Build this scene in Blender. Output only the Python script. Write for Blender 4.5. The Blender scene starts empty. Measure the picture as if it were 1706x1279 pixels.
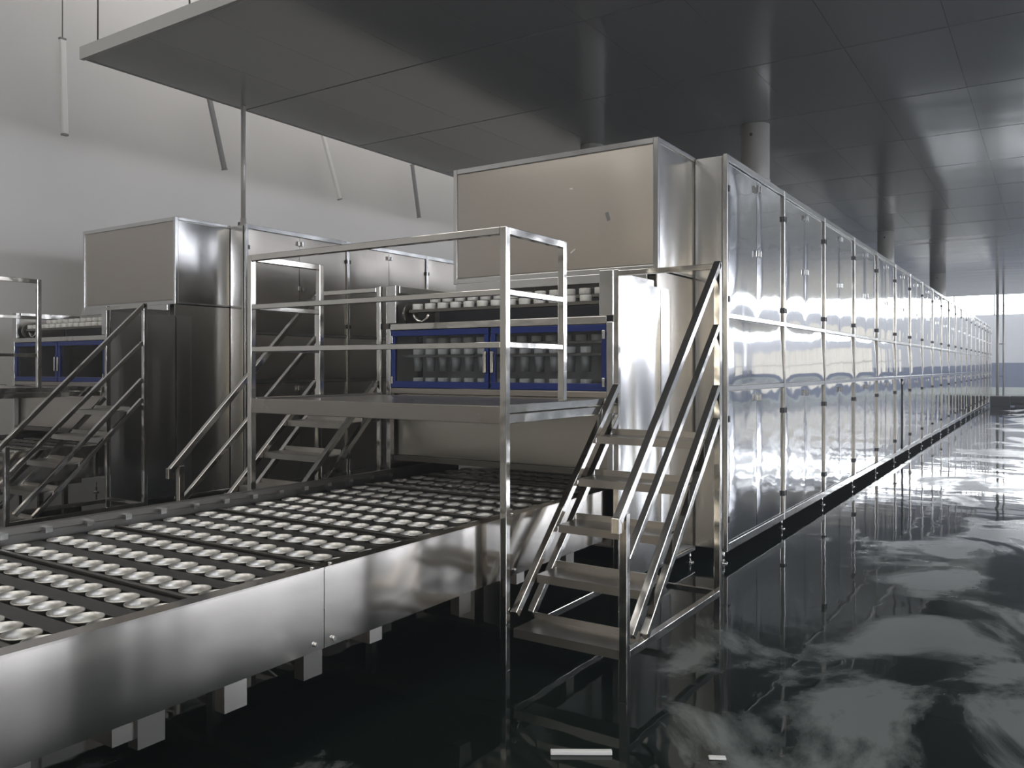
import bpy, bmesh, math, random
from mathutils import Vector, Matrix
random.seed(7)
SC = bpy.context.scene
COL = SC.collection
PI = math.pi

# ------------------------------------------------------------------ materials
def new_mat(name):
    m = bpy.data.materials.new(name); m.use_nodes = True
    nt = m.node_tree
    b = nt.nodes['Principled BSDF']
    return m, nt, b

def setp(b, **k):
    names = {'color': 'Base Color', 'metal': 'Metallic', 'rough': 'Roughness', 'ior': 'IOR',
             'spec': 'Specular IOR Level', 'coat': 'Coat Weight', 'coat_rough': 'Coat Roughness',
             'trans': 'Transmission Weight', 'aniso': 'Anisotropic'}
    for a, v in k.items():
        if a == 'color' and len(v) == 3: v = (*v, 1)
        b.inputs[names[a]].default_value = v

def node(nt, t, **k):
    n = nt.nodes.new(t)
    for a, v in k.items(): setattr(n, a, v)
    return n

def position_map(nt, scale):
    g = node(nt, 'ShaderNodeNewGeometry')
    mp = node(nt, 'ShaderNodeMapping')
    mp.inputs['Scale'].default_value = scale
    nt.links.new(g.outputs['Position'], mp.inputs['Vector'])
    return mp

def steel(name, color, rough, wave=0.0, wave_scale=(2, 2, 2), brush=0.0, brush_scale=(2, 2, 120), rough_var=0.0, wave2=0.0, wave2_scale=(6, 6, 3)):
    m, nt, b = new_mat(name)
    setp(b, color=color, metal=1.0, rough=rough)
    normal = None
    def bump(scale, dist, detail):
        nonlocal normal
        mp = position_map(nt, scale)
        n = node(nt, 'ShaderNodeTexNoise'); n.inputs['Scale'].default_value = 1; n.inputs['Detail'].default_value = detail
        nt.links.new(mp.outputs[0], n.inputs['Vector'])
        bp = node(nt, 'ShaderNodeBump'); bp.inputs['Strength'].default_value = 1.0
        bp.inputs['Distance'].default_value = dist
        nt.links.new(n.outputs['Fac'], bp.inputs['Height'])
        if normal: nt.links.new(normal, bp.inputs['Normal'])
        normal = bp.outputs['Normal']
    if wave: bump(wave_scale, wave, 0.5)
    if wave2: bump(wave2_scale, wave2, 0.0)
    if brush:
        mp = position_map(nt, brush_scale)
        n = node(nt, 'ShaderNodeTexNoise'); n.inputs['Scale'].default_value = 1; n.inputs['Detail'].default_value = 3
        nt.links.new(mp.outputs[0], n.inputs['Vector'])
        r = node(nt, 'ShaderNodeMapRange'); r.inputs['To Min'].default_value = max(0.02, rough - brush); r.inputs['To Max'].default_value = rough + brush
        nt.links.new(n.outputs['Fac'], r.inputs['Value']); nt.links.new(r.outputs[0], b.inputs['Roughness'])
    if normal: nt.links.new(normal, b.inputs['Normal'])
    return m

M = {}
M['mirror'] = steel('polished_steel_sheet', (0.70, 0.71, 0.72), 0.06, wave=0.011, wave_scale=(1.2, 2.4, 0.6), wave2=0.0006, wave2_scale=(6, 9, 5))
M['ripple'] = steel('rippled_steel_sheet', (0.68, 0.69, 0.71), 0.07, wave=0.011, wave_scale=(1.2, 2.4, 0.6), wave2=0.0016, wave2_scale=(4, 5, 9))
M['sheet'] = steel('satin_steel_sheet', (0.56, 0.53, 0.485), 0.27, wave=0.02, wave_scale=(1.3, 1.3, 1.0))
M['hood'] = steel('brushed_steel_hood', (0.52, 0.485, 0.44), 0.36, wave=0.02, wave_scale=(1.0, 1.0, 0.8))
M['bright'] = steel('bright_steel_sheet', (0.72, 0.71, 0.69), 0.20, wave=0.03, wave_scale=(1.5, 2.6, 0.7))
M['tube'] = steel('polished_steel_tube', (0.66, 0.645, 0.61), 0.13, wave=0.004, wave_scale=(8, 8, 8))
M['frame'] = steel('steel_frame_section', (0.66, 0.66, 0.65), 0.17, wave=0.003, wave_scale=(5, 5, 5))
M['tread'] = steel('worn_steel_tread', (0.46, 0.44, 0.41), 0.34, brush=0.08, brush_scale=(14, 30, 14))
M['deck'] = steel('worn_steel_deck', (0.40, 0.375, 0.345), 0.30, brush=0.08, brush_scale=(5, 40, 5))
M['conv'] = steel('satin_conveyor_side', (0.52, 0.49, 0.45), 0.14, wave=0.022, wave_scale=(0.8, 2.6, 0.25))

M['shell'] = steel('tunnel_shell_steel', (0.45, 0.44, 0.42), 0.40)
M['dark_steel'] = steel('dark_chain_steel', (0.20, 0.19, 0.175), 0.38)

def plain(name, color, rough=0.5, metal=0.0, spec=0.5):
    m, nt, b = new_mat(name); setp(b, color=color, rough=rough, metal=metal, spec=spec); return m
M['duct'] = plain('galvanised_duct', (0.50, 0.485, 0.45), 0.38, 0.25)
M['black'] = plain('black_carrier_plastic', (0.022, 0.022, 0.020), 0.42)
M['rubber'] = plain('black_rubber', (0.015, 0.015, 0.016), 0.6)
M['latch'] = plain('dark_latch', (0.10, 0.10, 0.105), 0.35, 0.6)
M['cup'] = plain('satin_steel_cup', (0.66, 0.65, 0.615), 0.42, 1.0)
M['rim'] = plain('pale_cup_rim', (0.74, 0.73, 0.70), 0.4)
M['blue'] = plain('blue_door_frame', (0.009, 0.027, 0.17), 0.28)
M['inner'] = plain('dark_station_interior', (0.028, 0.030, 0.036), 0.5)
M['greyinner'] = plain('grey_station_back', (0.36, 0.36, 0.35), 0.45, 0.3)
M['white'] = plain('white_plastic', (0.80, 0.80, 0.78), 0.45)
M['grey'] = plain('grey_painted_metal', (0.22, 0.22, 0.22), 0.45)
M['wire'] = plain('thin_steel_wire', (0.20, 0.19, 0.185), 0.4, 0.8)
M['slabedge'] = plain('pale_ceiling_trim', (0.46, 0.46, 0.45), 0.5)
M['beam'] = plain('dark_roof_steel', (0.03, 0.03, 0.032), 0.6)
M['roof'] = plain('roof_sheet', (0.22, 0.22, 0.22), 0.8)
M['wallrear'] = plain('rear_hall_paint', (0.30, 0.285, 0.26), 0.85)

# glazing (clear plastic doors)
def glazing():
    m = bpy.data.materials.new('clear_glazing'); m.use_nodes = True
    nt = m.node_tree; nt.nodes.clear()
    out = node(nt, 'ShaderNodeOutputMaterial')
    tr = node(nt, 'ShaderNodeBsdfTransparent'); tr.inputs[0].default_value = (0.93, 0.95, 0.98, 1)
    gl = node(nt, 'ShaderNodeBsdfGlossy'); gl.inputs['Roughness'].default_value = 0.06
    fr = node(nt, 'ShaderNodeFresnel'); fr.inputs['IOR'].default_value = 1.3
    mx = node(nt, 'ShaderNodeMixShader')
    nt.links.new(fr.outputs[0], mx.inputs[0]); nt.links.new(tr.outputs[0], mx.inputs[1]); nt.links.new(gl.outputs[0], mx.inputs[2])
    nt.links.new(mx.outputs[0], out.inputs['Surface'])
    return m
M['glass'] = glazing()

def emission(name, color, strength):
    m = bpy.data.materials.new(name); m.use_nodes = True
    nt = m.node_tree; nt.nodes.clear()
    out = node(nt, 'ShaderNodeOutputMaterial'); e = node(nt, 'ShaderNodeEmission')
    e.inputs[0].default_value = (*color, 1); e.inputs[1].default_value = strength
    nt.links.new(e.outputs[0], out.inputs['Surface'])
    return m
M['day_far'] = emission('daylit_far_window', (0.90, 0.95, 1.0), 16.0)
M['day_low'] = emission('daylit_low_window', (1.0, 0.97, 0.90), 1.1)
M['day_right'] = emission('daylit_side_window', (0.86, 0.90, 1.0), 11.5)
M['rear_fill'] = emission('added_rear_fill', (1.0, 0.90, 0.74), 3.6)  # warm fill for unseen panes added behind the camera
M['roof_fill_far'] = emission('added_far_roof_fill', (0.90, 0.95, 1.0), 3.0)  # unseen roof glow added to brighten the far wall and floor
M['roof_fill'] = emission('added_roof_fill', (1.0, 0.97, 0.93), 2.5)  # unseen roof glow added to light the hall from above

def wall_mat(name, upper, lower, split):
    """painted wall: pale above, blue-grey dado below a pale line"""
    m, nt, b = new_mat(name)
    g = node(nt, 'ShaderNodeNewGeometry'); s = node(nt, 'ShaderNodeSeparateXYZ')
    nt.links.new(g.outputs['Position'], s.inputs[0])
    def step(z):
        c = node(nt, 'ShaderNodeMath', operation='GREATER_THAN'); c.inputs[1].default_value = z
        nt.links.new(s.outputs['Z'], c.inputs[0]); return c.outputs[0]
    mx = node(nt, 'ShaderNodeMix', data_type='RGBA')
    mx.inputs[6].default_value = (*lower, 1); mx.inputs[7].default_value = (*upper, 1)
    nt.links.new(step(split), mx.inputs[0])
    mx2 = node(nt, 'ShaderNodeMix', data_type='RGBA')
    mx2.inputs[6].default_value = (0.55, 0.58, 0.56, 1)
    nt.links.new(step(0.42), mx2.inputs[0]); nt.links.new(mx.outputs[2], mx2.inputs[7])
    nt.links.new(mx2.outputs[2], b.inputs['Base Color'])
    setp(b, rough=0.55)
    return m
M['wall_far'] = wall_mat('dado_wall', (0.64, 0.64, 0.68), (0.15, 0.18, 0.28), 1.88)

def left_wall_mat():
    m, nt, b = new_mat('left_wall_paint')
    mp = position_map(nt, (0.25, 0.25, 0.4))
    n = node(nt, 'ShaderNodeTexNoise'); n.inputs['Scale'].default_value = 1; n.inputs['Detail'].default_value = 3
    nt.links.new(mp.outputs[0], n.inputs['Vector'])
    r = node(nt, 'ShaderNodeValToRGB')
    r.color_ramp.elements[0].position = 0.3; r.color_ramp.elements[0].color = (0.60, 0.595, 0.585, 1)
    r.color_ramp.elements[1].position = 0.7; r.color_ramp.elements[1].color = (0.66, 0.645, 0.635, 1)
    nt.links.new(n.outputs['Fac'], r.inputs[0]); nt.links.new(r.outputs[0], b.inputs['Base Color'])
    setp(b, rough=0.7)
    return m
M['wall_left'] = left_wall_mat()

def ceiling_mat():
    m, nt, b = new_mat('glossy_ceiling_panel')
    setp(b, color=(0.30, 0.30, 0.31), rough=0.14, spec=0.5, ior=1.9)
    mp = position_map(nt, (0.5, 1.0, 1))
    n = node(nt, 'ShaderNodeTexNoise'); n.inputs['Scale'].default_value = 1; n.inputs['Detail'].default_value = 1
    nt.links.new(mp.outputs[0], n.inputs['Vector'])
    bp = node(nt, 'ShaderNodeBump'); bp.inputs['Strength'].default_value = 1; bp.inputs['Distance'].default_value = 0.010
    nt.links.new(n.outputs['Fac'], bp.inputs['Height']); nt.links.new(bp.outputs[0], b.inputs['Normal'])
    return m
M['ceiling'] = ceiling_mat()

def floor_mat():
    m, nt, b = new_mat('wet_green_epoxy')
    # patches of drying, soapy film on a dark green wet floor
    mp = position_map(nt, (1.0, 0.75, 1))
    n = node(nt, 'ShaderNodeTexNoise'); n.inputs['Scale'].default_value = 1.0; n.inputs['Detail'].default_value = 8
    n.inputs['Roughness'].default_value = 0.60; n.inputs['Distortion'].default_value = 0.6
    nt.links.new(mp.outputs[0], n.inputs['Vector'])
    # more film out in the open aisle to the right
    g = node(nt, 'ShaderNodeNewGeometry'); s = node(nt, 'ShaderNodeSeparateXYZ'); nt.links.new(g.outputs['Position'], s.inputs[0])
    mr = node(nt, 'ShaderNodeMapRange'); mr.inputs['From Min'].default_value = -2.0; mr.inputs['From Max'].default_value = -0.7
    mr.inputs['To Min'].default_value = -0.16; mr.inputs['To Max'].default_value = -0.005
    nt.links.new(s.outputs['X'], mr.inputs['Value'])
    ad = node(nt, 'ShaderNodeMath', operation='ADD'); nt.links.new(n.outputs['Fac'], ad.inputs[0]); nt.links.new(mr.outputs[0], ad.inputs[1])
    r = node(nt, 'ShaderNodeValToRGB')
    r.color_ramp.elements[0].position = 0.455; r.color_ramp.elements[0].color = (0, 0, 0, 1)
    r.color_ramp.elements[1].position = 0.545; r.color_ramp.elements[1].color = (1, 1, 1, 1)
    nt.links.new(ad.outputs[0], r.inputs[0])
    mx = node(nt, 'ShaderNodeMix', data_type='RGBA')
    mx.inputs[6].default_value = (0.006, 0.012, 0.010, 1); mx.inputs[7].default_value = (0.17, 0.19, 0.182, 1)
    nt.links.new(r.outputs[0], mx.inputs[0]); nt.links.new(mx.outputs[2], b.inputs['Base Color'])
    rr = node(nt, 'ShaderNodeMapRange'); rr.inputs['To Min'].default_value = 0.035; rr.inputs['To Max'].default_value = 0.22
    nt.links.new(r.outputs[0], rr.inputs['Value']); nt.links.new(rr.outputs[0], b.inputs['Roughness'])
    setp(b, ior=1.38)
    mp2 = position_map(nt, (1.6, 2.2, 1))
    n2 = node(nt, 'ShaderNodeTexNoise'); n2.inputs['Scale'].default_value = 1.0; n2.inputs['Detail'].default_value = 2
    nt.links.new(mp2.outputs[0], n2.inputs['Vector'])
    bp = node(nt, 'ShaderNodeBump'); bp.inputs['Strength'].default_value = 1; bp.inputs['Distance'].default_value = 0.003
    nt.links.new(n2.outputs['Fac'], bp.inputs['Height']); nt.links.new(bp.outputs[0], b.inputs['Normal'])
    return m
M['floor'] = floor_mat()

# ------------------------------------------------------------------ mesh helpers
class MB:
    def __init__(s): s.bm = bmesh.new()
    def box(s, x0, x1, y0, y1, z0, z1):
        v = [s.bm.verts.new(p) for p in ((x0, y0, z0), (x1, y0, z0), (x1, y1, z0), (x0, y1, z0), (x0, y0, z1), (x1, y0, z1), (x1, y1, z1), (x0, y1, z1))]
        for f in ((3, 2, 1, 0), (4, 5, 6, 7), (0, 1, 5, 4), (1, 2, 6, 5), (2, 3, 7, 6), (3, 0, 4, 7)):
            s.bm.faces.new([v[i] for i in f])
        return s
    def bar(s, p, q, w=0.04, h=None, up=(0, 0, 1)):
        """square tube from p to q; w across, h along 'up'"""
        h = w if h is None else h
        p, q = Vector(p), Vector(q); d = (q - p).normalized(); u = Vector(up)
        if abs(d.dot(u)) > 0.98: u = Vector((0, 1, 0))
        a = d.cross(u).normalized(); b = a.cross(d).normalized()
        v = []
        for c in (p, q):
            for (i, j) in ((-1, -1), (1, -1), (1, 1), (-1, 1)):
                v.append(s.bm.verts.new(c + a * (i * w / 2) + b * (j * h / 2)))
        for f in ((0, 1, 2, 3), (7, 6, 5, 4), (0, 4, 5, 1), (1, 5, 6, 2), (2, 6, 7, 3), (3, 7, 4, 0)):
            s.bm.faces.new([v[i] for i in f])
        return s
    def cyl(s, p, q, r, r2=None, n=24, caps=True):
        p, q = Vector(p), Vector(q); r2 = r if r2 is None else r2
        d = (q - p).normalized(); a = d.orthogonal().normalized(); b = d.cross(a)
        A = []; B = []
        for i in range(n):
            t = 2 * PI * i / n; e = a * math.cos(t) + b * math.sin(t)
            A.append(s.bm.verts.new(p + e * r)); B.append(s.bm.verts.new(q + e * r2))
        for i in range(n):
            f = s.bm.faces.new((A[i], A[(i + 1) % n], B[(i + 1) % n], B[i])); f.smooth = True
        if caps:
            s.bm.faces.new(A[::-1]); s.bm.faces.new(B)
        return s
    def lathe(s, prof, n=24, c=(0, 0, 0), close=False):
        rings = []
        for (r, z) in prof:
            if r < 1e-6: rings.append([s.bm.verts.new((c[0], c[1], c[2] + z))])
            else: rings.append([s.bm.verts.new((c[0] + r * math.cos(2 * PI * i / n), c[1] + r * math.sin(2 * PI * i / n), c[2] + z)) for i in range(n)])
        for A, B in zip(rings, rings[1:]):
            for i in range(n):
                j = (i + 1) % n
                if len(A) == 1 and len(B) == 1: continue
                if len(A) == 1: f = s.bm.faces.new((A[0], B[i], B[j]))
                elif len(B) == 1: f = s.bm.faces.new((A[i], A[j], B[0]))
                else: f = s.bm.faces.new((A[i], A[j], B[j], B[i]))
                f.smooth = True
        return s
    def pipe(s, pts, r, n=14):
        P = [Vector(p) for p in pts]; rings = []
        for i, p in enumerate(P):
            d = (P[min(i + 1, len(P) - 1)] - P[max(i - 1, 0)]).normalized()
            u = Vector((0, 1, 0)) if abs(d.y) < 0.9 else Vector((1, 0, 0))
            a = d.cross(u).normalized(); b = d.cross(a)
            rings.append([s.bm.verts.new(p + (a * math.cos(2 * PI * k / n) + b * math.sin(2 * PI * k / n)) * r) for k in range(n)])
        for A, B in zip(rings, rings[1:]):
            for k in range(n):
                f = s.bm.faces.new((A[k], A[(k + 1) % n], B[(k + 1) % n], B[k])); f.smooth = True
        s.bm.faces.new(rings[0][::-1]); s.bm.faces.new(rings[-1])
        return s
    def pillow_x(s, x, y0, y1, z0, z1, d=0.006, th=0.010, n=14, lean=0.0, sag=None):
        """sheet facing +X with a pillowed face; lean pushes the foot out"""
        sag = sag or (lambda a, b: 0.0)
        G = []
        for i in range(n + 1):
            a = i / n
            row = []
            for j in range(n + 1):
                b = j / n
                k = (1 - abs(2 * a - 1) ** 4) * (1 - abs(2 * b - 1) ** 4)
                row.append(s.bm.verts.new((x + d * k + sag(a, b) * k + lean * (1 - b), y0 + (y1 - y0) * a, z0 + (z1 - z0) * b)))
            G.append(row)
        for i in range(n):
            for j in range(n):
                f = s.bm.faces.new((G[i][j], G[i + 1][j], G[i + 1][j + 1], G[i][j + 1])); f.smooth = True
        # rim and back
        loop = [G[i][0] for i in range(n)] + [G[n][j] for j in range(n)] + [G[i][n] for i in range(n, 0, -1)] + [G[0][j] for j in range(n, 0, -1)]
        back = [s.bm.verts.new((x - th, v.co.y, v.co.z)) for v in loop]
        L = len(loop)
        for i in range(L):
            e = s.bm.edges.get((loop[i], loop[(i + 1) % L]))
            if e: e.smooth = False
        for i in range(L):
            s.bm.faces.new((loop[(i + 1) % L], loop[i], back[i], back[(i + 1) % L]))
        s.bm.faces.new(back[::-1])
        return s
    def pillow_y(s, y, x0, x1, z0, z1, d=0.006, th=0.010, n=14, sag=None):
        """sheet facing -Y"""
        sag = sag or (lambda a, b: 0.0)
        G = []
        for i in range(n + 1):
            a = i / n; row = []
            for j in range(n + 1):
                b = j / n
                k = (1 - abs(2 * a - 1) ** 4) * (1 - abs(2 * b - 1) ** 4)
                row.append(s.bm.verts.new((x0 + (x1 - x0) * a, y - d * k - sag(a, b) * k, z0 + (z1 - z0) * b)))
            G.append(row)
        for i in range(n):
            for j in range(n):
                f = s.bm.faces.new((G[i][j], G[i + 1][j], G[i + 1][j + 1], G[i][j + 1])); f.smooth = True
        loop = [G[i][0] for i in range(n)] + [G[n][j] for j in range(n)] + [G[i][n] for i in range(n, 0, -1)] + [G[0][j] for j in range(n, 0, -1)]
        back = [s.bm.verts.new((v.co.x, y + th, v.co.z)) for v in loop]
        L = len(loop)
        for i in range(L):
            e = s.bm.edges.get((loop[i], loop[(i + 1) % L]))
            if e: e.smooth = False
        for i in range(L):
            s.bm.faces.new((loop[(i + 1) % L], loop[i], back[i], back[(i + 1) % L]))
        s.bm.faces.new(back[::-1])
        return s
    def build(s, name, mat, parent=None, bevel=0.0, seg=2):
        me = bpy.data.meshes.new(name)
        bmesh.ops.recalc_face_normals(s.bm, faces=s.bm.faces[:])
        s.bm.to_mesh(me); s.bm.free()
        me.materials.append(mat)
        o = bpy.data.objects.new(name, me); COL.objects.link(o)
        if parent: o.parent = parent
        if bevel:
            md = o.modifiers.new('Bevel', 'BEVEL'); md.width = bevel; md.segments = seg; md.limit_method = 'ANGLE'; md.angle_limit = 0.6
        return o

def tag(o, label, cat, group=None, kind=None):
    o['label'] = label; o['category'] = cat
    if group: o['group'] = group
    if kind: o['kind'] = kind
    return o

def thing(name, label, cat, loc=(0, 0, 0), group=None):
    o = bpy.data.objects.new(name, None); COL.objects.link(o)
    o.location = loc; o.empty_display_size = 0.1
    return tag(o, label, cat, group)

def struct(o):
    o['kind'] = 'structure'; return o

def copy_tree(o, parent=None):
    c = o.copy(); COL.objects.link(c)
    if parent: c.parent = parent
    for ch in list(o.children): copy_tree(ch, c)
    return c

ORD = ['first', 'second', 'third', 'fourth', 'fifth', 'sixth', 'seventh', 'eighth', 'ninth', 'tenth', 'eleventh', 'twelfth', 'thirteenth',
       'fourteenth', 'fifteenth', 'sixteenth', 'seventeenth', 'eighteenth', 'nineteenth', 'twentieth']

# ------------------------------------------------------------------ hall
XL, XR, YB, YF, ZR = -12.55, 15.0, -16.0, 57.5, 9.0
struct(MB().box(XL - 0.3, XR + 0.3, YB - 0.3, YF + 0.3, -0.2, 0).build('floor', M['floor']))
struct(MB().box(XL - 0.25, XL, YB, YF, 0, ZR).build('wall_left', M['wall_left']))
# far wall with a window strip
wz0, wz1 = 4.75, 6.1
m = MB().box(XL, 4.5, YF, YF + 0.25, 0, wz0).box(14.5, XR, YF, YF + 0.25, 0, wz0).box(4.5, 14.5, YF, YF + 0.25, 0, 1.2).box(4.5, 14.5, YF, YF + 0.25, 3.65, wz0).box(XL, XR, YF, YF + 0.25, wz1, ZR)
struct(m.build('wall_far', M['wall_far']))
w = struct(MB().box(XL, XR, YF + 0.12, YF + 0.14, wz0, wz1).build('window_1', M['day_far']))
m = MB()
for k in range(13):
    x = XL + 1.0 + k * 2.15
    m.box(x - 0.04, x + 0.04, YF + 0.02, YF + 0.10, wz0, wz1)
m.box(XL, XR, YF + 0.02, YF + 0.10, wz0, wz0 + 0.06).box(XL, XR, YF + 0.02, YF + 0.10, wz1 - 0.06, wz1).box(XL, XR, YF + 0.03, YF + 0.09, 5.30, 5.34)
m.build('window_frame', M['white'], w)
w = struct(MB().box(4.5, 14.5, YF + 0.12, YF + 0.14, 1.2, 3.65).build('window_20', M['day_low']))
m = MB().box(4.5, 14.5, YF + 0.02, YF + 0.1, 2.45, 2.51)
for k in range(1, 6): m.box(4.5 + k * 1.667 - 0.04, 4.5 + k * 1.667 + 0.04, YF + 0.02, YF + 0.1, 1.2, 3.65)
m.build('window_frame', M['grey'], w)
# right wall, window strip along it
m = MB().box(XR, XR + 0.25, YB, YF, 0, 2.6).box(XR, XR + 0.25, YB, YF, 5.2, ZR)
for y0, y1 in ((YB, -6), (10, 13), (24, 27), (40, 43), (54, YF)):
    m.box(XR, XR + 0.25, y0, y1, 2.6, 5.2)
struct(m.build('wall_right', M['wall_far']))
for i, (y0, y1) in enumerate(((-6, 10), (13, 24), (27, 40), (43, 54))):
    w = struct(MB().box(XR + 0.12, XR + 0.14, y0, y1, 2.6, 5.2).build('window_%d' % (i + 2), M['day_right']))
    m = MB()
    n = int((y1 - y0) / 1.6)
    for k in range(1, n): m.box(XR + 0.02, XR + 0.1, y0 + k * (y1 - y0) / n - 0.03, y0 + k * (y1 - y0) / n + 0.03, 2.6, 5.2)
    m.box(XR + 0.02, XR + 0.1, y0, y1, 3.87, 3.93)
    m.build('window_frame', M['white'], w)
# rear wall; unseen glowing panes added behind the camera to light the hall
m = MB()
rear = [(-9.5, -6.5), (-2.5, 0.5), (5.5, 8.5)]
xs = [XL] + [v for p in rear for v in p] + [XR]
for a, b in zip(xs[0::2], xs[1::2]): m.box(a, b, YB - 0.25, YB, 0, ZR)
for a, b in rear: m.box(a, b, YB - 0.25, YB, 0, 1.2).box(a, b, YB - 0.25, YB, 4.2, ZR)
struct(m.build('wall_rear', M['wallrear']))
for i, (a, b) in enumerate(rear):
    struct(MB().box(a, b, YB - 0.14, YB - 0.12, 1.2, 4.2).build('window_%d' % (6 + i), M['rear_fill']))  # added fill panes, out of view
# roof; unseen glowing sheets added under it as fill light
m = MB().box(XL, XR, YB, YF, ZR + 0.1, ZR + 0.3)
struct(m.build('ceiling_roof', M['roof']))
sk = 9
for (x0, x1, y0, y1) in ((-9.5, -6.0, -10, 2), (-2.0, 1.5, -10, 2), (5.5, 9.0, -10, 2), (-11.9, -9.5, 6, 26), (-11.5, 13.5, 45, 49), (-11.5, 13.5, 51, 55)):
    struct(MB().box(x0, x1, y0, y1, ZR + 0.02, ZR + 0.06).build('window_%d' % sk, M['roof_fill_far' if y0 > 40 else 'roof_fill'])); sk += 1  # added fill sheets below the roof, out of view
# dark roof steel along the left wall
tag(MB().box(XL, XL + 0.12, 9.25, 30, 7.75, 8.6).build('roof_girder', M['beam']), 'dark steel roof girder high on the pale left wall', 'girder')

# suspended ceiling of glossy panels
ZC = 4.81
CX0, CY0, CY1 = -8.40, 4.72, 42.2
m = MB()
ys = [CY0]
y = 6.74
while y < CY1: ys.append(y); y += 2.0
ys.append(CY1)
xs = [CX0]
x = -0.82 - 0.935 * 8
while x < XR - 0.2:
    if x > CX0 + 0.1: xs.append(x)
    x += 0.935
xs.append(XR - 0.05)
for a, b in zip(ys, ys[1:]):
    for c, d in zip(xs, xs[1:]):
        m.box(c + 0.0015, d - 0.0015, a + 0.012, b - 0.012, ZC, ZC + 0.045)
ceil = struct(m.build('ceiling', M['ceiling']))
MB().box(CX0 + 0.01, XR - 0.06, CY0 + 0.01, CY1 - 0.01, ZC + 0.05, ZC + 0.09).build('backing_sheet', M['rubber'], ceil)
struct(MB().box(CX0 - 0.05, XR - 0.05, CY0 - 0.05, CY0 - 0.002, ZC - 0.01, ZC + 0.12).build('trim_1', M['slabedge']))
struct(MB().box(CX0 - 0.05, CX0 - 0.002, CY0, CY1, ZC - 0.0, ZC + 0.10).build('trim_2', M['grey']))
for i, (x, lab) in enumerate(((-8.25, 'thin grey hanger wire at the outer corner of the dark ceiling'), (-6.72, 'thin grey hanger wire halfway along the front edge of the dark ceiling'))):
    t = thing('hanger_wire', lab, 'wire', (x, CY0 + 0.03, ZC + 0.125), 'hanger wires of the ceiling')
    MB().cyl((0, 0, 0), (0.03, 0, ZR - ZC - 0.1), 0.008, n=8).build('wire', M['wire'], t)
    MB().box(-0.03, 0.03, -0.02, 0.02, 0, 0.03).build('bracket', M['wire'], t)

# ------------------------------------------------------------------ one process line
MOD = 1.72
Y0 = 6.535

M['door_satin'] = steel('satin_steel_door', (0.66, 0.61, 0.55), 0.30, wave=0.012, wave_scale=(1.4, 1.8, 1.2))
def make_module(cx, y0, dark_gap=False, mats=('mirror', 'ripple')):
    t = thing('tunnel_section', '', '', (cx, y0, 0))
    L = MOD
    MB().box(-1.50, 1.195, 0.004, L - 0.004, 0.12, 3.325).build('body', M['shell'], t)
    m = MB()
    m.box(1.197, 1.232, 0.002, 0.042, 0.10, 3.34)
    m.box(1.197, 1.232, L - 0.012, L - 0.002, 0.10, 3.34)
    for z0, z1 in ((3.285, 3.34), (2.005, 2.045), (1.405, 1.450), (0.10, 0.165)):
        m.box(1.197, 1.230, 0.043, L - 0.013, z0, z1)
    m.build('frame', M['frame'], t, bevel=0.003)
    halves = ((0.048, 0.862), (0.870, L - 0.018))
    for k, (a, b) in enumerate(halves):
        d = MB().pillow_x(1.212, a, b, 2.050, 3.280, d=0.009).build('upper_door', M[mats[0]], t)
        hy = a if k == 0 else b
        for z in (3.06, 2.16):
            MB().box(1.214, 1.240, hy - 0.011, hy + 0.011, z - 0.026, z + 0.026).build('hinge', M['latch'], d, bevel=0.004)
        ly = b - 0.03 if k == 0 else a + 0.03
        for z in (3.20, 2.62):
            MB().box(1.222, 1.245, ly - 0.011, ly + 0.011, z - 0.03, z + 0.03).build('latch', M['frame'], d, bevel=0.004)
    MB().pillow_x(1.208, 0.048, L - 0.018, 1.455, 2.000, d=0.007, lean=0.018, n=18).build('middle_panel', M[mats[0]], t)
    for k, (a, b) in enumerate(halves):
        if dark_gap and k == 0: b -= 0.09
        d = MB().pillow_x(1.212, a, b, 0.170, 1.400, d=0.009).build('lower_door', M[mats[1]], t)
        hy = a if k == 0 else b
        for z in (1.18, 0.36):
            MB().box(1.214, 1.240, hy - 0.011, hy + 0.011, z - 0.026, z + 0.026).build('hinge', M['latch'], d, bevel=0.004)
        ly = b - 0.03 if k == 0 else a + 0.03
        MB().box(1.222, 1.245, ly - 0.011, ly + 0.011, 1.30, 1.36).build('latch', M['frame'], d, bevel=0.004)
    if dark_gap:
        MB().box(1.2, 1.225, 0.78, 0.862, 0.17, 1.40).build('dark_post', M['rubber'], t)
    f = MB().cyl((1.19, 0.03, 0.012), (1.19, 0.03, 0.119), 0.011, n=12)
    f.lathe([(0, 0), (0.036, 0), (0.036, 0.008), (0.014, 0.022), (0, 0.022)], 18, (1.19, 0.03, 0))
    f.build('foot', M['frame'], t)
    f = MB().cyl((-1.3, 0.03, 0.012), (-1.3, 0.03, 0.119), 0.02, n=12)
    f.lathe([(0, 0), (0.036, 0), (0.036, 0.008), (0.014, 0.022), (0, 0.022)], 18, (-1.3, 0.03, 0))
    f.build('foot', M['frame'], t)
    return t

A, B = -3.44, -9.38

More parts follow.
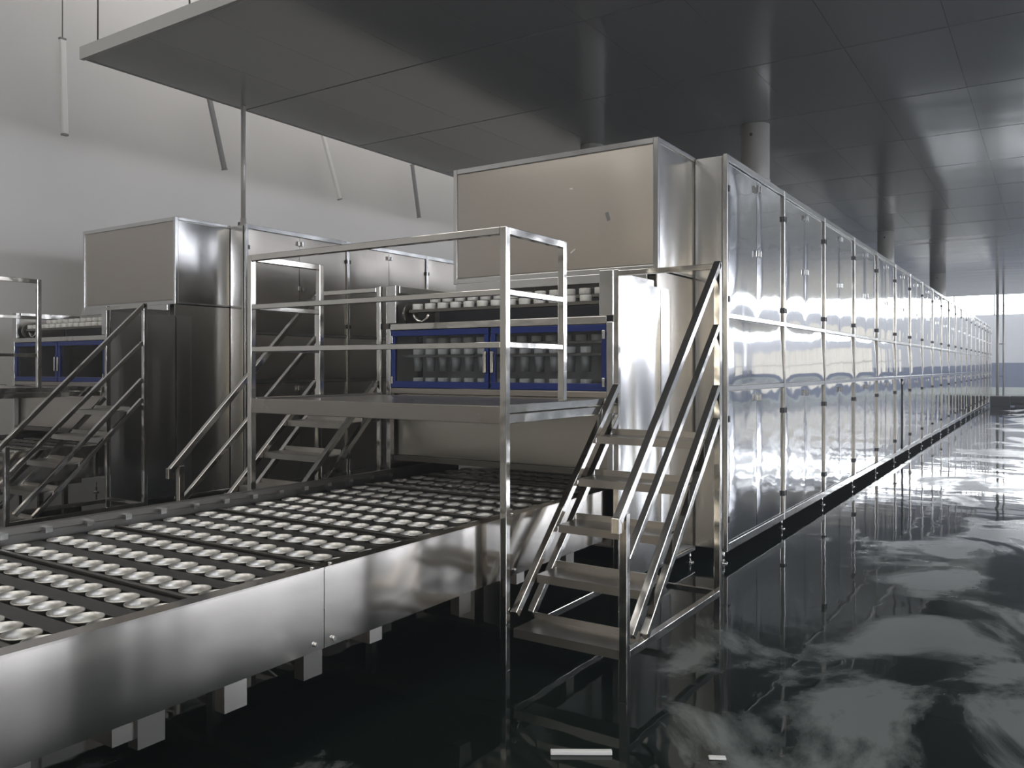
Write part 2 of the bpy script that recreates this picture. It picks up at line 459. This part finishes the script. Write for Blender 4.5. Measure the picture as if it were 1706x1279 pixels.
modA = make_module(A, Y0)
modG = make_module(A, Y0 + 5 * MOD, True)
for i in range(20):
    if i == 0: o = modA
    elif i == 5: o = modG
    else: o = copy_tree(modA)
    o.location = (A, Y0 + i * MOD, 0)
    if i == 0: lab = 'nearest mirror-steel cabinet section of the long right tunnel, at its front corner'
    elif i == 5: lab = 'sixth mirror-steel section of the long right tunnel, with a dark upright between its lower doors'
    elif i == 19: lab = 'farthest mirror-steel cabinet section of the long right tunnel'
    else: lab = '%s mirror-steel cabinet section of the long right tunnel counted from its front corner' % ORD[i]
    tag(o, lab, 'machine cabinet', 'cabinet sections of the right tunnel')
modB = make_module(B, Y0, mats=('door_satin', 'door_satin'))
for i in range(9):
    o = modB if i == 0 else copy_tree(modB); o.location = (B, Y0 + i * MOD, 0)
    lab = ('nearest steel cabinet section of the left tunnel, beside its end cabinet' if i == 0 else
           '%s steel cabinet section of the left tunnel counted from its end cabinet' % ORD[i])
    tag(o, lab, 'machine cabinet', 'cabinet sections of the left tunnel')

def end_cabinet(cx, label):
    t = thing('end_cabinet', label, 'machine cabinet', (cx, 5.76, 0), 'end cabinets')
    H = 0.965; D = 0.765
    MB().box(-H + 0.012, H - 0.012, 0.02, D, 2.34, 3.315).build('body', M['shell'], t)
    MB().pillow_y(0.010, -H + 0.042, H - 0.045, 2.385, 3.285, d=0.006, n=20,
                  sag=lambda a, b: 0.016 * math.exp(-((a - 0.9) / 0.10) ** 2) * math.sin(b * PI)).build('front_panel', M['hood'], t)
    MB().pillow_x(H - 0.008, 0.048, D - 0.004, 2.36, 3.29, d=0.010).build('side_panel', M['bright'], t)
    m = MB()
    for x in (-H, H - 0.04): m.box(x, x + 0.04, 0, 0.04, 2.33, 3.335)
    m.box(-H + 0.041, H - 0.041, 0.0, 0.035, 3.29, 3.335).box(-H + 0.041, H - 0.041, 0.0, 0.035, 2.33, 2.375)
    m.box(H - 0.03, H, 0.042, D - 0.002, 3.30, 3.335).box(-H, -H + 0.03, 0.042, D - 0.002, 3.30, 3.335)
    m.build('frame', M['frame'], t, bevel=0.003)
    # front return of the tunnel
    MB().pillow_y(0.762, H + 0.004, 1.188, 0.13, 3.32, d=0.004, n=10).build('return_panel', M['bright'], t)
    if cx == A:
        for x, z, w, h, r, mt, nm in ((0.22, 3.03, 0.028, 0.012, 0.1, 'white', 'paper_scrap'), (0.235, 2.53, 0.05, 0.012, -0.6, 'white', 'paper_scrap'), (0.545, 2.775, 0.03, 0.07, -0.3, 'grey', 'dirt_mark')):
            o = MB().box(-w / 2, w / 2, -0.003, 0.0, -h / 2, h / 2).build(nm, M[mt], t)
            o.location = (x, 0.002, z); o.rotation_euler = (0, r, 0)
    # lower side
    MB().box(-H + 0.05, H - 0.025, 0.25, D, 0.14, 2.325).build('lower_body', M['shell'], t)
    MB().pillow_x(H - 0.010, 0.004, D - 0.004, 0.125, 2.325, d=0.008).build('lower_side_panel', M['sheet'], t)
    MB().box(H - 0.03, H + 0.004, 0.004, D - 0.006, 0.09, 0.122).build('bottom_rail', M['frame'], t, bevel=0.003)
    MB().pillow_x(H + 0.022, 0.004, 0.20, 0.13, 2.195, d=0.006, th=0.012).build('cover_strip', M['bright'], t)
    MB().box(H - 0.005, H + 0.008, 0.05, 0.15, 0.6, 0.9).build('bracket', M['shell'], t)
    for y in (D - 0.07, 0.12):
        for x in (H - 0.02, -H + 0.1):
            f = MB().cyl((x, y, 0.012), (x, y, 0.09 if x > 0 else 0.14), 0.010, n=12)
            f.lathe([(0, 0), (0.034, 0), (0.034, 0.008), (0.013, 0.02), (0, 0.02)], 18, (x, y, 0))
            if x > 0 or y > 0: f.build('foot', M['frame'], t)
            else: f.bm.free()
    return t
end_cabinet(A, 'boxy brushed-steel end cabinet heading the right tunnel, nearly touching the dark ceiling in view')
end_cabinet(B, 'boxy brushed-steel end cabinet heading the left tunnel, in front of the pale wall')

CUP_PROF = [(0, 0.006), (0.022, 0.009), (0.038, 0.018), (0.050, 0.034), (0.056, 0.052), (0.0585, 0.069), (0.061, 0.070), (0.061, 0.064), (0.058, 0.060), (0.052, 0.014), (0.044, 0.0), (0, 0.0)]
cup_mesh = None
def cup(parent, x, y, z):
    global cup_mesh
    if cup_mesh is None:
        o = MB().lathe(CUP_PROF, 24).build('cup', M['cup'], parent); cup_mesh = o.data
    else:
        o = bpy.data.objects.new('cup', cup_mesh); COL.objects.link(o); o.parent = parent
    o.location = (x, y, z)
    return o
# hanging cup, as seen from the side: white rim band, steel body below
def hang_cup(parent, x, y, z):
    o = MB().lathe([(0, 0.045), (0.039, 0.045), (0.042, 0.040), (0.042, 0.004), (0.040, 0), (0, 0)], 22).build('cup', M['rim'], parent)
    o.location = (x, y, z)
    b = None
    return o
hang_src = {}
def hang(parent, x, y, z, body=False):
    if 'cup' not in hang_src:
        o = hang_cup(parent, x, y, z); hang_src['cup'] = o.data
    else:
        o = bpy.data.objects.new('cup', hang_src['cup']); COL.objects.link(o); o.parent = parent; o.location = (x, y, z)
    return o

def station(cx, label):
    """loading head between end cabinet and platform"""
    Y = 4.925
    t = thing('loading_station', label, 'machine', (cx, Y, 0), 'loading stations')
    E = 5.755 - Y
    # side columns
    for s in (-1, 1):
        m = MB().box(*(sorted((s * 0.90, s * 1.0))), 0.0, 0.035, 1.948, 2.25).box(*(sorted((s * 0.955, s * 1.0))), 0.0, 0.045, 0.80, 1.905)
        m.build('column', M['frame'], t, bevel=0.003)
    # side sheets
    MB().pillow_x(0.990, 0.05, E - 0.008, 0.13, 2.195, d=0.012, n=20, sag=lambda a, b: 0.014 * math.sin(a * 9) * math.sin(b * PI)).build('side_sheet', M['bright'], t)
    MB().pillow_x(-0.985, 0.05, E, 0.13, 2.195, d=0.004).build('side_sheet', M['sheet'], t)
    # upper frame bars
    MB().box(-0.953, 0.953, 0.0, 0.04, 1.895, 1.945).build('header_beam', M['tube'], t, bevel=0.003)
    MB().box(-0.953, 0.953, 0.0, 0.04, 1.395, 1.438).build('sill_beam', M['deck'], t, bevel=0.003)
    MB().box(-0.898, 0.898, E - 0.05, E - 0.01, 2.255, 2.325).build('hood_rail', M['frame'], t, bevel=0.003)
    for a in (-0.96, 0.91): MB().box(a, a + 0.05, 0.06, E - 0.06, 2.19, 2.25).build('top_rail', M['tube'], t, bevel=0.003)
    # dark insides
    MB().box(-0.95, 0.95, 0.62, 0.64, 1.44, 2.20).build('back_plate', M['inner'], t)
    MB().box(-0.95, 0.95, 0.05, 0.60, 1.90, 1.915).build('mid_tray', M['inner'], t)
    MB().box(-0.95, 0.95, 0.40, 0.415, 1.45, 1.89).build('inner_plate', M['greyinner'], t)
    # sprocket and guide at the left of the top level
    m = MB().cyl((-0.86, 0.12, 2.03), (-0.84, 0.12, 2.03), 0.085, n=28)
    m.build('sprocket', M['dark_steel'], t)
    m = MB().pipe([(-0.80, 0.10, 2.06), (-0.79, 0.10, 2.0), (-0.75, 0.10, 1.965), (-0.70, 0.10, 1.96), (-0.66, 0.10, 1.985), (-0.64, 0.10, 2.03)], 0.014)
    m.build('chain_guide', M['tube'], t)
    # upper rows of cups on carrier bars
    for (yy, zz) in ((0.10, 2.055), (0.32, 2.125)):
        b = MB().box(-0.82, 0.90, yy - 0.035, yy + 0.035, zz - 0.022, zz).build('carrier_bar', M['dark_steel'], t)
        for k in range(13): hang(b, -0.755 + k * 0.125, yy, zz)
    # window level: cups in two rows behind the clear doors
    for (yy, zz) in ((0.10, 1.700), (0.26, 1.79), (0.10, 1.475)):
        b = MB().box(-0.88, 0.88, yy - 0.03, yy + 0.03, zz - 0.02, zz - 0.001).build('carrier_bar', M['dark_steel'], t)
        for k in range(13): hang(b, -0.75 + k * 0.125, yy, zz)
        if zz > 1.65 and zz < 1.75:
            m = MB()
            for k in range(13):
                m.cyl((-0.75 + k * 0.125, yy, zz - 0.13), (-0.75 + k * 0.125, yy, zz - 0.021), 0.030, 0.037, n=18)
            m.build('cup_holder_row', M['greyinner'], b)
    # two blue framed clear doors
    for s in (-1, 1):
        a, b = sorted((s * 0.012, s * 0.950))
        fr = MB()
        fr.box(a, b, 0.005, 0.035, 1.845, 1.890).box(a, b, 0.005, 0.035, 1.442, 1.492)
        fr.box(a, a + 0.036, 0.005, 0.035, 1.493, 1.844).box(b - 0.036, b, 0.005, 0.035, 1.493, 1.844)
        d = fr.build('blue_door', M['blue'], t, bevel=0.003)
        MB().box(a + 0.037, b - 0.037, 0.016, 0.022, 1.494, 1.843).build('clear_pane', M['glass'], d)
        hx = s * 0.032
        MB().box(hx - 0.012, hx + 0.012, -0.018, 0.004, 1.56, 1.72).build('door_handle', M['tube'], d, bevel=0.004)
        ox = s * 0.935
        for z in (1.50, 1.82): MB().box(ox - 0.010, ox + 0.010, -0.010, 0.004, z - 0.03, z + 0.03).build('hinge', M['frame'], d, bevel=0.003)
    # front plate below the platform, down to the conveyor
    MB().pillow_y(0.075, -0.95, 0.95, 0.875, 1.390, d=0.006, n=16).build('front_plate', M['sheet'], t)
    MB().box(-0.95, 0.95, 0.03, 0.060, 0.865, 0.905).build('wiper_bar', M['dark_steel'], t)
    # short supports under the station
    for x in (-0.97, 0.97):
        MB().box(x - 0.02, x + 0.02, 0.052, 0.09, 0.0, 0.125).build('leg', M['tube'], t)
    return t
station(A, 'steel loading head with blue-framed clear doors and cup rows, under the right end cabinet')
station(B, 'distant steel loading head with blue-framed clear doors, behind the leftmost stair')

def platform(cx, label, top=2.345, mid=2.0):
    t = thing('work_platform', label, 'platform', (cx, 3.62, 0), 'railed work platforms')
    w = 1.015
    MB().box(-w + 0.022, w - 0.022, 0.022, 1.255, 1.360, 1.385).build('deck', M['deck'], t)
    m = MB().box(-w + 0.022, w - 0.022, -0.018, 0.020, 1.300, 1.395)
    m.build('front_beam', M['deck'], t, bevel=0.003)
    for s in (-1, 1):
        a, b = sorted((s * (w - 0.020), s * (w + 0.018)))
        MB().box(a, b, 0.022, 1.255, 1.356, 1.402).box(a, b, 0.022, 1.255, 1.300, 1.352).build('side_beam', M['tube'], t, bevel=0.003)
    for s in (-1, 1):
        MB().box(s * w - 0.02, s * w + 0.02, -0.02, 0.02, 0.0, top).build('post', M['tube'], t, bevel=0.003)
        MB().box(s * w - 0.02, s * w + 0.02, 0.59, 0.63, 1.403, top).build('post', M['tube'], t, bevel=0.003)
    for nm, z in (('top_rail', top - 0.02), ('mid_rail', mid), ('mid_rail', 1.72)):
        h = 0.02 if nm == 'top_rail' else 0.016
        MB().box(-w + 0.021, w - 0.021, -h, h, z - h, z + h).build(nm, M['tube'], t, bevel=0.003)
        for s in (-1, 1):
            MB().box(s * w - h, s * w + h, 0.021, 0.589, z - h, z + h).build(nm, M['tube'], t, bevel=0.003)
    # joists
    m = MB()
    for y in (0.4, 0.8, 1.2): m.box(-w + 0.03, w - 0.03, y - 0.02, y + 0.02, 1.31, 1.358)
    m.build('joist', M['tube'], t)
    return t
platform(A, 'railed steel work platform over the near conveyor, in front of the loading head')
platform(B - 0.03, 'railed steel work platform cut by the left edge, in front of the left tunnel', top=2.47, mid=2.09)

def stair(cx, side, label):
    """steel stair beside the platform; x runs outward on 'side'"""
    t = thing('steel_stair', label, 'stair', (cx, 3.6, 0), 'steel stairs')
    X = lambda a: side * a
    def box(m, a0, a1, *r):
        a, b = sorted((X(a0), X(a1))); m.box(a, b, *r); return m
    for k in range(5):
        z = 0.235 + 0.235 * k; y = 0.0 + 0.235 * k
        m = MB()
        box(m, 1.084, 1.706, y, y + 0.205, z - 0.012, z)
        box(m, 1.084, 1.706, y - 0.004, y, z - 0.045, z)
        box(m, 1.084, 1.706, y + 0.205, y + 0.212, z - 0.012, z + 0.035)
        m.build('tread', M['tread'], t)
    for a in (1.060, 1.730):
        MB().bar((X(a), 0.045, 0.295), (X(a), 1.265, 1.480), 0.04).build('stringer', M['tube'], t, bevel=0.003)
        MB().bar((X(a), 0.21, 0.255), (X(a), 1.265, 1.280), 0.04).build('stringer', M['tube'], t, bevel=0.003)
    # outer railing
    MB().box(X(1.73) - 0.02, X(1.73) + 0.02, -0.04, 0.0, 0.0, 0.905).build('newel_post', M['tube'], t, bevel=0.003)
    MB().box(X(1.73) - 0.02, X(1.73) + 0.02, 1.27, 1.31, 0.0, 2.245).build('top_post', M['tube'], t, bevel=0.003)
    MB().box(X(1.045) - 0.018, X(1.045) + 0.018, 1.283, 1.319, 0.0, 2.245).build('back_post', M['tube'], t, bevel=0.003)
    hr = MB().bar((X(1.73), -0.10, 0.875), (X(1.73), 1.29, 2.235), 0.04)
    hr.bar((X(1.73), -0.105, 0.895), (X(1.73), -0.105, 0.82), 0.038)
    hr.build('handrail', M['tube'], t, bevel=0.003)
    MB().bar((X(1.73), 0.0, 0.66), (X(1.73), 1.268, 1.85), 0.036).build('mid_rail', M['tube'], t, bevel=0.003)
    m = MB(); box(m, 1.066, 1.708, 1.275, 1.305, 2.200, 2.235); m.build('top_rail', M['tube'], t, bevel=0.003)
    # base frame
    MB().box(X(1.73) - 0.018, X(1.73) + 0.018, 0.001, 1.269, 0.205, 0.245).build('base_rail', M['tube'], t, bevel=0.003)
    MB().box(X(1.06) - 0.018, X(1.06) + 0.018, 0.06, 1.269, 0.180, 0.220).build('base_rail', M['tube'], t, bevel=0.003)
    m = MB(); box(m, 1.08, 1.709, 1.275, 1.305, 0.205, 0.24); m.build('base_rail', M['tube'], t, bevel=0.003)
    return t
stair(A, 1, 'nearest steel stair with tubular handrail, right of the near platform')
stair(A, -1, 'steel stair on the far side of the conveyor, seen under the near platform')
stair(B, 1, 'leftmost steel stair in view, in front of the left tunnel')

def conveyor(cx, label, ya=-0.6):
    t = thing('cup_conveyor', label, 'conveyor', (cx, 0, 0), 'cup conveyors')
    ye = 5.70
    seams = [ya, 1.02, 2.40, 3.78, ye]
    for a, b in zip(seams, seams[1:]):
        m = MB()
        m.pillow_x(0.938, a + 0.002, b - 0.002, 0.447, 0.772, d=0.0006, th=0.004, n=16)
        # folded top flange
        m.box(0.868, 0.940, a + 0.002, b - 0.002, 0.7725, 0.780)
        p = m.build('side_panel', M['conv'], t)
        for yy in (a + 0.05, b - 0.05):
            for z in (0.475,):
                MB().cyl((0.938, yy, z), (0.950, yy, z), 0.009, n=10).build('bolt', M['frame'], p)
            MB().cyl((0.92, yy, 0.780), (0.92, yy, 0.790), 0.009, n=10).build('bolt', M['frame'], p)
    MB().box(-0.865, -0.825, ya, ye, 0.775, 0.815).box(-0.865, -0.86, ya, ye, 0.447, 0.774).build('far_rail', M['dark_steel'], t, bevel=0.003)
    MB().box(-0.855, 0.925, ya, ye, 0.59, 0.605).build('bed_pan', M['black'], t)
    for y in (0.35, 1.55, 2.75, 3.95, 5.15):
        MB().box(-0.85, 0.90, y - 0.04, y + 0.04, 0.37, 0.43).build('cross_member', M['sheet'], t)
        for x in (-0.25, -0.80):
            MB().box(x - 0.025, x + 0.025, y - 0.025, y + 0.025, 0.0, 0.369).build('leg', M['dark_steel'], t)
    for y in (0.45, 1.20, 1.64, 1.98, 2.36, 3.40, 4.5):
        MB().box(0.86, 0.915, y - 0.05, y + 0.05, 0.335, 0.588).build('hanger_plate', M['sheet' if y in (1.98,) else 'dark_steel'], t)
    # little guide blocks along the far rail
    k = 0; y = 0.9
    while y < 4.9:
        MB().box(-0.822, -0.790, y - 0.018, y + 0.018, 0.768, 0.795).build('guide_block', M['frame'], t); y += 0.214
    return t
conveyor(A, 'long low steel conveyor full of pale cup rows, running to the lower left corner')
conveyor(B, 'low steel conveyor of the left tunnel, half hidden behind the leftmost stair', ya=2.6)

def tray(cx, y0):
    t = thing('cup_carrier', '', '', (cx, y0, 0.64))
    P = 0.643
    MB().box(-0.785, 0.860, 0.004, P - 0.004, 0, 0.012).build('base_plate', M['black'], t)
    m = MB()
    edges = [0.004]
    for k in range(3):
        c = 0.113 + 0.210 * k
        edges += [c - 0.064, c + 0.064]
    edges.append(P - 0.004)
    for a, b in zip(edges[0::2], edges[1::2]):
        m.box(-0.785, 0.860, a, b, 0.0125, 0.122)
    m.build('row_divider', M['black'], t)
    MB().box(-0.785, 0.860, 0.006, 0.026, 0.1225, 0.136).build('end_bar', M['dark_steel'], t, bevel=0.003)
    for k in range(3):
        for i in range(13):
            cup(t, -0.715 + 0.125 * i, 0.113 + 0.210 * k, 0.058)
    return t
src = None
for i in range(8):
    y0 = 0.591 + 0.643 * i
    if src is None: src = tray(A, y0); o = src
    else: o = copy_tree(src)
    o.location = (A, y0, 0.615)
    lab = ('black three-row carrier of pale cups nearest the camera on the near conveyor' if i == 0 else
           'black three-row carrier of pale cups deepest under the loading head of the near conveyor' if i == 7 else
           '%s black three-row carrier of pale cups from the near end of the near conveyor' % ORD[i])
    tag(o, lab, 'cup carrier', 'cup carriers on the near conveyor')
for i in range(3):
    o = copy_tree(src); o.location = (B, 3.163 + 0.643 * i, 0.640)
    tag(o, ('nearest' if i == 0 else ORD[i]) + ' black carrier of pale cups on the conveyor behind the leftmost stair', 'cup carrier', 'cup carriers on the left conveyor')

# ------------------------------------------------------------------ ducts and pipes
def duct(x, y, r, label, z0=3.327):
    t = thing('exhaust_duct', label, 'duct', (x, y, z0), 'exhaust ducts')
    H = ZC - z0
    MB().cyl((0, 0, 0), (0, 0, H - 0.002), r, n=40).build('pipe', M['duct'], t)
    for z in (0.72,):
        MB().cyl((0, 0, z), (0, 0, z + 0.03), r + 0.008, n=40).build('joint_band', M['duct'], t)
    MB().lathe([(r, 0), (r + 0.06, 0), (r + 0.06, 0.01), (r, 0.02)], 40).build('base_flange', M['duct'], t)
    MB().cyl((0.0, -r - 0.012, H - 0.16), (0.0, -r + 0.01, H - 0.16), 0.02, n=14).build('plug', M['latch'], t)
duct(-3.30, 10.9, 0.183, 'nearest thick steel exhaust duct rising from the right tunnel to the ceiling')
duct(-5.58, 10.6, 0.17, 'steel exhaust duct hidden behind the right end cabinet, mirrored in the ceiling', 0.0)
duct(-3.30, 21.1, 0.183, 'second thick steel exhaust duct along the right tunnel roof')
duct(-3.30, 31.6, 0.25, 'farthest dark steel exhaust duct along the right tunnel roof')

t = thing('drop_pipe', 'thin grey pipe rising from the left tunnel roof to the ceiling edge', 'pipe', (-8.30, 6.62, 3.327))
MB().cyl((0, 0, 0.02), (0, 0, ZC - 3.327 - 0.002), 0.028, n=18).build('pipe', M['duct'], t)
m = MB().lathe([(0, 0), (0.055, 0), (0.055, 0.02), (0.036, 0.025), (0.036, 0.10), (0, 0.10)], 20); m.build('pipe_fitting', M['duct'], t)
MB().box(-0.08, -0.03, -0.02, 0.02, 0.02, 0.06).build('clamp', M['latch'], t)

t = thing('service_pipes', 'pair of thin vertical pipes at the far end of the right tunnel', 'pipe', (-2.0, 41.3, 0))
for dx, r in ((0.0, 0.06), (0.22, 0.035)):
    MB().cyl((dx, 0, 0), (dx, 0, ZC - 0.002), r, n=14).build('pipe', M['duct'], t)
for z in (1.2, 2.6, 4.0): MB().box(-0.07, 0.27, 0.05, 0.08, z, z + 0.04).build('clamp', M['latch'], t)

# low dark block beyond the tunnel end
t = thing('drive_unit', 'low black drive unit on the wet floor at the far tunnel end', 'machine', (-1.75, 39.5, 0))
MB().box(-0.42, 0.30, -0.3, 0.4, 0.0, 0.42).build('housing', M['rubber'], t, bevel=0.04)
MB().cyl((0.31, 0.0, 0.24), (1.15, 0.0, 0.24), 0.20, n=24).build('motor', M['rubber'], t)
MB().box(0.45, 1.05, -0.2, 0.2, 0.0, 0.05).build('base', M['rubber'], t)

t = thing('hanging_fixture', 'small dark fixture hanging before the bright far window', 'fixture', (-0.9, 41.9, ZC - 0.001))
MB().cyl((0, 0, -0.35), (0, 0, 0), 0.02, n=8).build('rod', M['latch'], t)
MB().box(-0.12, 0.12, -0.08, 0.08, -0.55, -0.35).build('housing', M['latch'], t, bevel=0.02)

# ------------------------------------------------------------------ light battens on the left wall
def batten(p_top, p_bot, mat, label, wire_top):
    t = thing('hanging_batten_light', label, 'light fitting', p_top, 'unlit batten lights by the left wall')
    a = Vector((0, 0, 0)); b = Vector(p_bot) - Vector(p_top)
    MB().bar(a, b, 0.085, 0.06, up=(1, 0, 0)).build('body', mat, t, bevel=0.012)
    d = b.normalized()
    for q in (a - d * 0.025, b): MB().bar(q, q + d * 0.025, 0.09, 0.065, up=(1, 0, 0)).build('end_cap', M['grey'], t)
    MB().cyl((0, 0, 0.026), (0, 0, wire_top - p_top[2]), 0.008, n=8).build('wire', M['wire'], t)

def wall_pt(u, v, X):
    dx = (u - 853) / 1370.0; s, c = 0.5495, 0.8355
    tt = X / (-s + c * dx)
    return (X, tt * (c + s * dx), 1.6 - (v - 612) / 1370.0 * tt)
bx = XL + 0.22
for (u0, v0, u1, v1, mt, lab) in ((104, 66, 108, 223, 'white', 'white batten light hanging upright on a wire, leftmost on the pale wall'),
                                  (348, 160, 374, 281, 'grey', 'grey batten light hanging aslant left of the thin drop pipe'),
                                  (537, 221, 566, 331, 'white', 'white batten light hanging aslant between the drop pipe and the right end cabinet'),
                                  (687, 276, 698, 361, 'grey', 'dark grey batten light hanging just left of the right end cabinet')):
    batten(wall_pt(u0, v0, bx), wall_pt(u1, v1, bx), M[mt], lab, ZR + 0.09)

# ------------------------------------------------------------------ litter on the floor
t = tag(MB().box(-0.127, 0.127, -0.012, 0.012, 0.001, 0.018).build('plastic_strip', M['white'], bevel=0.003), 'short white plastic strip lying on the dark wet floor', 'strip')
t.location = (-1.63, 3.00, 0); t.rotation_euler = (0, 0, math.radians(33.3 - 2 + 1.5))
t = tag(MB().box(-0.035, 0.035, -0.014, 0.014, 0.001, 0.010).build('plastic_scrap', M['white'], bevel=0.003), 'tiny pale scrap on the wet floor at the bottom edge', 'scrap')
t.location = (-1.146, 3.27, 0); t.rotation_euler = (0, 0, 0.5)

# ------------------------------------------------------------------ world, camera, colour
wd = bpy.data.worlds.new('World'); SC.world = wd; wd.use_nodes = True
bg = wd.node_tree.nodes['Background']; bg.inputs[0].default_value = (0.75, 0.85, 1.0, 1); bg.inputs[1].default_value = 1.0

cam = bpy.data.cameras.new('camera'); co = bpy.data.objects.new('camera', cam); COL.objects.link(co)
co.location = (0, 0, 1.6); co.rotation_euler = (PI / 2, 0, math.radians(33.33))
cam.sensor_width = 36; cam.lens = 1370 / 1706 * 36; cam.shift_y = -27.5 / 1706
cam.clip_end = 300
SC.camera = co

vs = wd.node_tree.nodes.new('ShaderNodeVolumeScatter')
vs.inputs['Color'].default_value = (0.92, 0.95, 1.0, 1); vs.inputs['Density'].default_value = 0.007; vs.inputs['Anisotropy'].default_value = 0.35
wd.node_tree.links.new(vs.outputs[0], wd.node_tree.nodes['World Output'].inputs['Volume'])
SC.cycles.volume_bounces = 0

SC.view_settings.view_transform = 'Standard'
SC.view_settings.look = 'None'
SC.view_settings.gamma = 1
SC.view_settings.use_curve_mapping = False
SC.view_settings.exposure = 0.15
SC.cycles.use_denoising = True
SC.cycles.max_bounces = 7
SC.cycles.use_adaptive_sampling = True
SC.cycles.adaptive_threshold = 0.06
SC.cycles.adaptive_min_samples = 16
SC.cycles.diffuse_bounces = 3
SC.cycles.glossy_bounces = 5
SC.cycles.sample_clamp_indirect = 6
SC.cycles.caustics_reflective = True
SC.cycles.caustics_refractive = False
